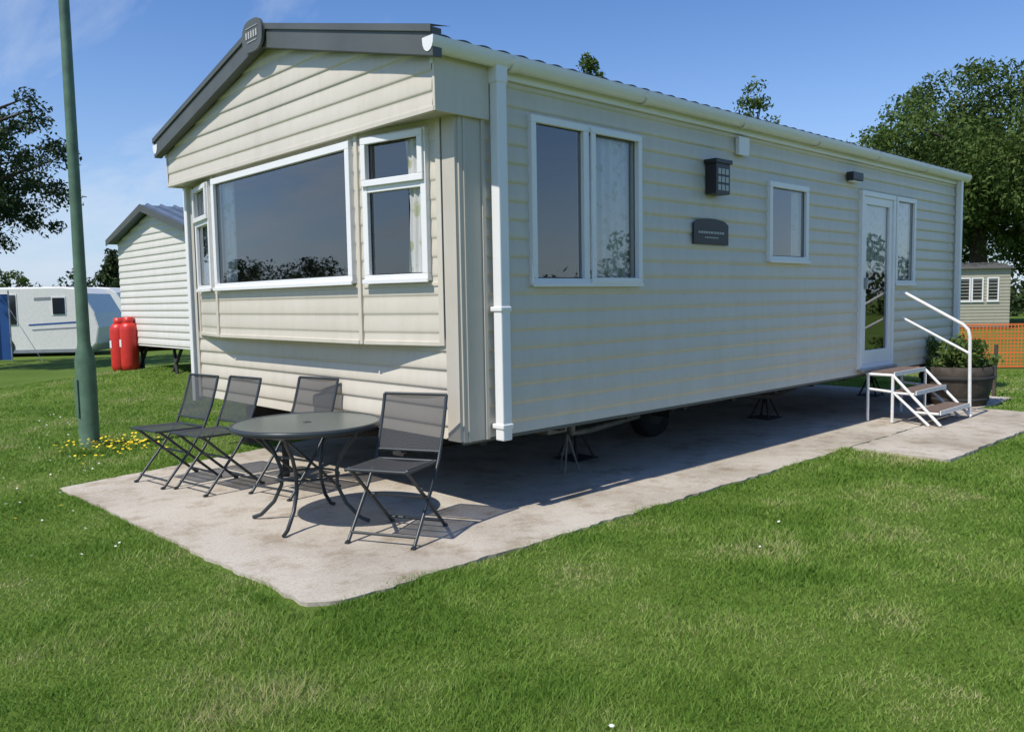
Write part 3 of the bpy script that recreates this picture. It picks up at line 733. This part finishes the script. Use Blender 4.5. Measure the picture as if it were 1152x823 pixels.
p=LD((666-576)/928,25); tree('poplar_tree',p[0],p[1],6.85,(1.2,1.2,2.1),70,60,.06,15,'leafA',trunk=.10,sig=.15,cone=.5,limbs=25)
p=LD((848-576)/928,25); tree('poplar_tree',p[0],p[1],5.75,(1.2,1.2,2.2),70,60,.06,16,'leafA',trunk=.10,sig=.15,cone=.5,limbs=25)
p=LD((131-576)/928,40); tree('conifer_tree',p[0],p[1],2.9,(1.2,1.2,1.9),70,100,.08,17,'leafD',trunk=.15,cone=.6)
p=LD((5-576)/928,50); tree('broadleaf_tree',p[0],p[1],2.4,(1.8,1.8,1.6),50,90,.10,18,'leafA',trunk=.2)
g=np.random.default_rng(21)
def belt(n,a0,a1,d0,d1,hf,s0,s1):
    cs=[];sg=[]
    for i in range(n):
        az=g.uniform(a0,a1); D=g.uniform(d0,d1)
        cs.append((D*math.cos(math.radians(az)),D*math.sin(math.radians(az)),g.uniform(.2,hf(az)))); sg.append(g.uniform(s0,s1))
    return cs,np.array(sg)
hb=lambda az: max(1,3.1+1.4*math.sin(az*.35)+.9*math.sin(az*1.1)+.5*math.sin(az*3.1))
parts=[]
cs,sg=belt(900,20,95,75,95,lambda az:max(.6,2.7+.9*math.sin(az*.7)+.6*math.sin(az*2.3)),.5,1.0); parts.append(leafcloud(cs,50,sg,.23,22))
cs,sg=belt(900,95,190,55,70,hb,.4,1.0); parts.append(leafcloud(cs,150,sg,.14,23))
cs,sg=belt(1000,190,380,55,70,hb,.5,1.2); parts.append(leafcloud(cs,50,sg,.23,24))
trimesh('distant_trees',np.concatenate(parts),'d',4,'leafD')

# ------------------------------------------------------------------ light
EL=54; AZ=.5
wd=bpy.data.worlds.new('World'); sc.world=wd; wd.use_nodes=True; nt=wd.node_tree
bg=nt.nodes['Background']; sky=nt.nodes.new('ShaderNodeTexSky'); sky.sky_type='NISHITA'; sky.sun_disc=False
sky.sun_elevation=math.radians(EL); sky.sun_rotation=math.radians(-90-AZ); sky.air_density=1.0; sky.dust_density=.2; sky.ozone_density=2.0
tc=nt.nodes.new('ShaderNodeTexCoord'); sep=nt.nodes.new('ShaderNodeSeparateXYZ'); nt.links.new(tc.outputs['Generated'],sep.inputs[0])
def mth(op,a,b=None,clamp=False):
    n=nt.nodes.new('ShaderNodeMath'); n.operation=op; n.use_clamp=clamp
    for i,v in enumerate((a,b)):
        if v is None: continue
        if hasattr(v,'links'): nt.links.new(v,n.inputs[i])
        else: n.inputs[i].default_value=v
    return n.outputs[0]
zz=mth('ADD',mth('MAXIMUM',sep.outputs[2],0),.15)
cmb=nt.nodes.new('ShaderNodeCombineXYZ'); nt.links.new(mth('DIVIDE',sep.outputs[0],zz),cmb.inputs[0]); nt.links.new(mth('DIVIDE',sep.outputs[1],zz),cmb.inputs[1])
n1=noise(nt,1.3,9,.62,vec=cmb.outputs[0],stretch=(1.0,.45,1)); n1.inputs['Distortion'].default_value=.5
cl=mth('MULTIPLY',mth('SUBTRACT',n1.outputs[0],.44),5.0,True)
mask=mth('MULTIPLY',mth('ADD',mth('SUBTRACT',sep.outputs[1],sep.outputs[0]),-.02),2.2,True)
hz=mth('MULTIPLY',mth('SUBTRACT',.62,sep.outputs[2]),3.5,True)
fac=mth('MULTIPLY',mth('MULTIPLY',mth('MULTIPLY',cl,mask),hz),.62)
hs=nt.nodes.new('ShaderNodeHueSaturation'); hs.inputs['Saturation'].default_value=1.18; nt.links.new(sky.outputs[0],hs.inputs['Color'])
tint=mixc(nt,hs.outputs[0],(.98,1.02,1.22),1.0,'MULTIPLY')
hzf=mth('POWER',mth('MAXIMUM',mth('SUBTRACT',1.0,mth('MULTIPLY',mth('ABSOLUTE',sep.outputs[2]),2.6)),0),2.0)
tint=mixc(nt,tint,(3.7,4.9,6.6),mth('MULTIPLY',hzf,.75))
mixn=mixc(nt,tint,(5.4,6.1,7.2),fac)
nt.links.new(mixn,bg.inputs['Color']); bg.inputs['Strength'].default_value=.125
sd=bpy.data.lights.new('sun','SUN'); sd.energy=4.5; sd.angle=math.radians(.53); sd.color=(1,.955,.88)
so=bpy.data.objects.new('sun',sd); col.objects.link(so)
dirv=Vector((math.cos(math.radians(AZ))*math.cos(math.radians(EL)),math.sin(math.radians(AZ))*math.cos(math.radians(EL)),-math.sin(math.radians(EL))))
so.rotation_euler=dirv.to_track_quat('-Z','Y').to_euler(); so.location=(-10,0,20)

# ------------------------------------------------------------------ camera
head=math.radians(46.7); pitch=math.radians(4.60); roll=math.radians(0.99)
F=Vector((math.cos(head)*math.cos(pitch),math.sin(head)*math.cos(pitch),-math.sin(pitch)))
R0=Vector((math.sin(head),-math.cos(head),0)); U0=R0.cross(F); c,s=math.cos(roll),math.sin(roll)
Rr=R0*c-U0*s; Uu=R0*s+U0*c
cam=bpy.data.cameras.new('camera'); cam.sensor_width=36; cam.lens=36*925.5/1152; cam.clip_end=2000
co=bpy.data.objects.new('camera',cam); col.objects.link(co)
co.matrix_world=Matrix(((Rr.x,Uu.x,-F.x,0),(Rr.y,Uu.y,-F.y,0),(Rr.z,Uu.z,-F.z,1.5),(0,0,0,1)))
sc.camera=co
sc.view_settings.view_transform='Standard'; sc.view_settings.look='None'; sc.view_settings.exposure=0
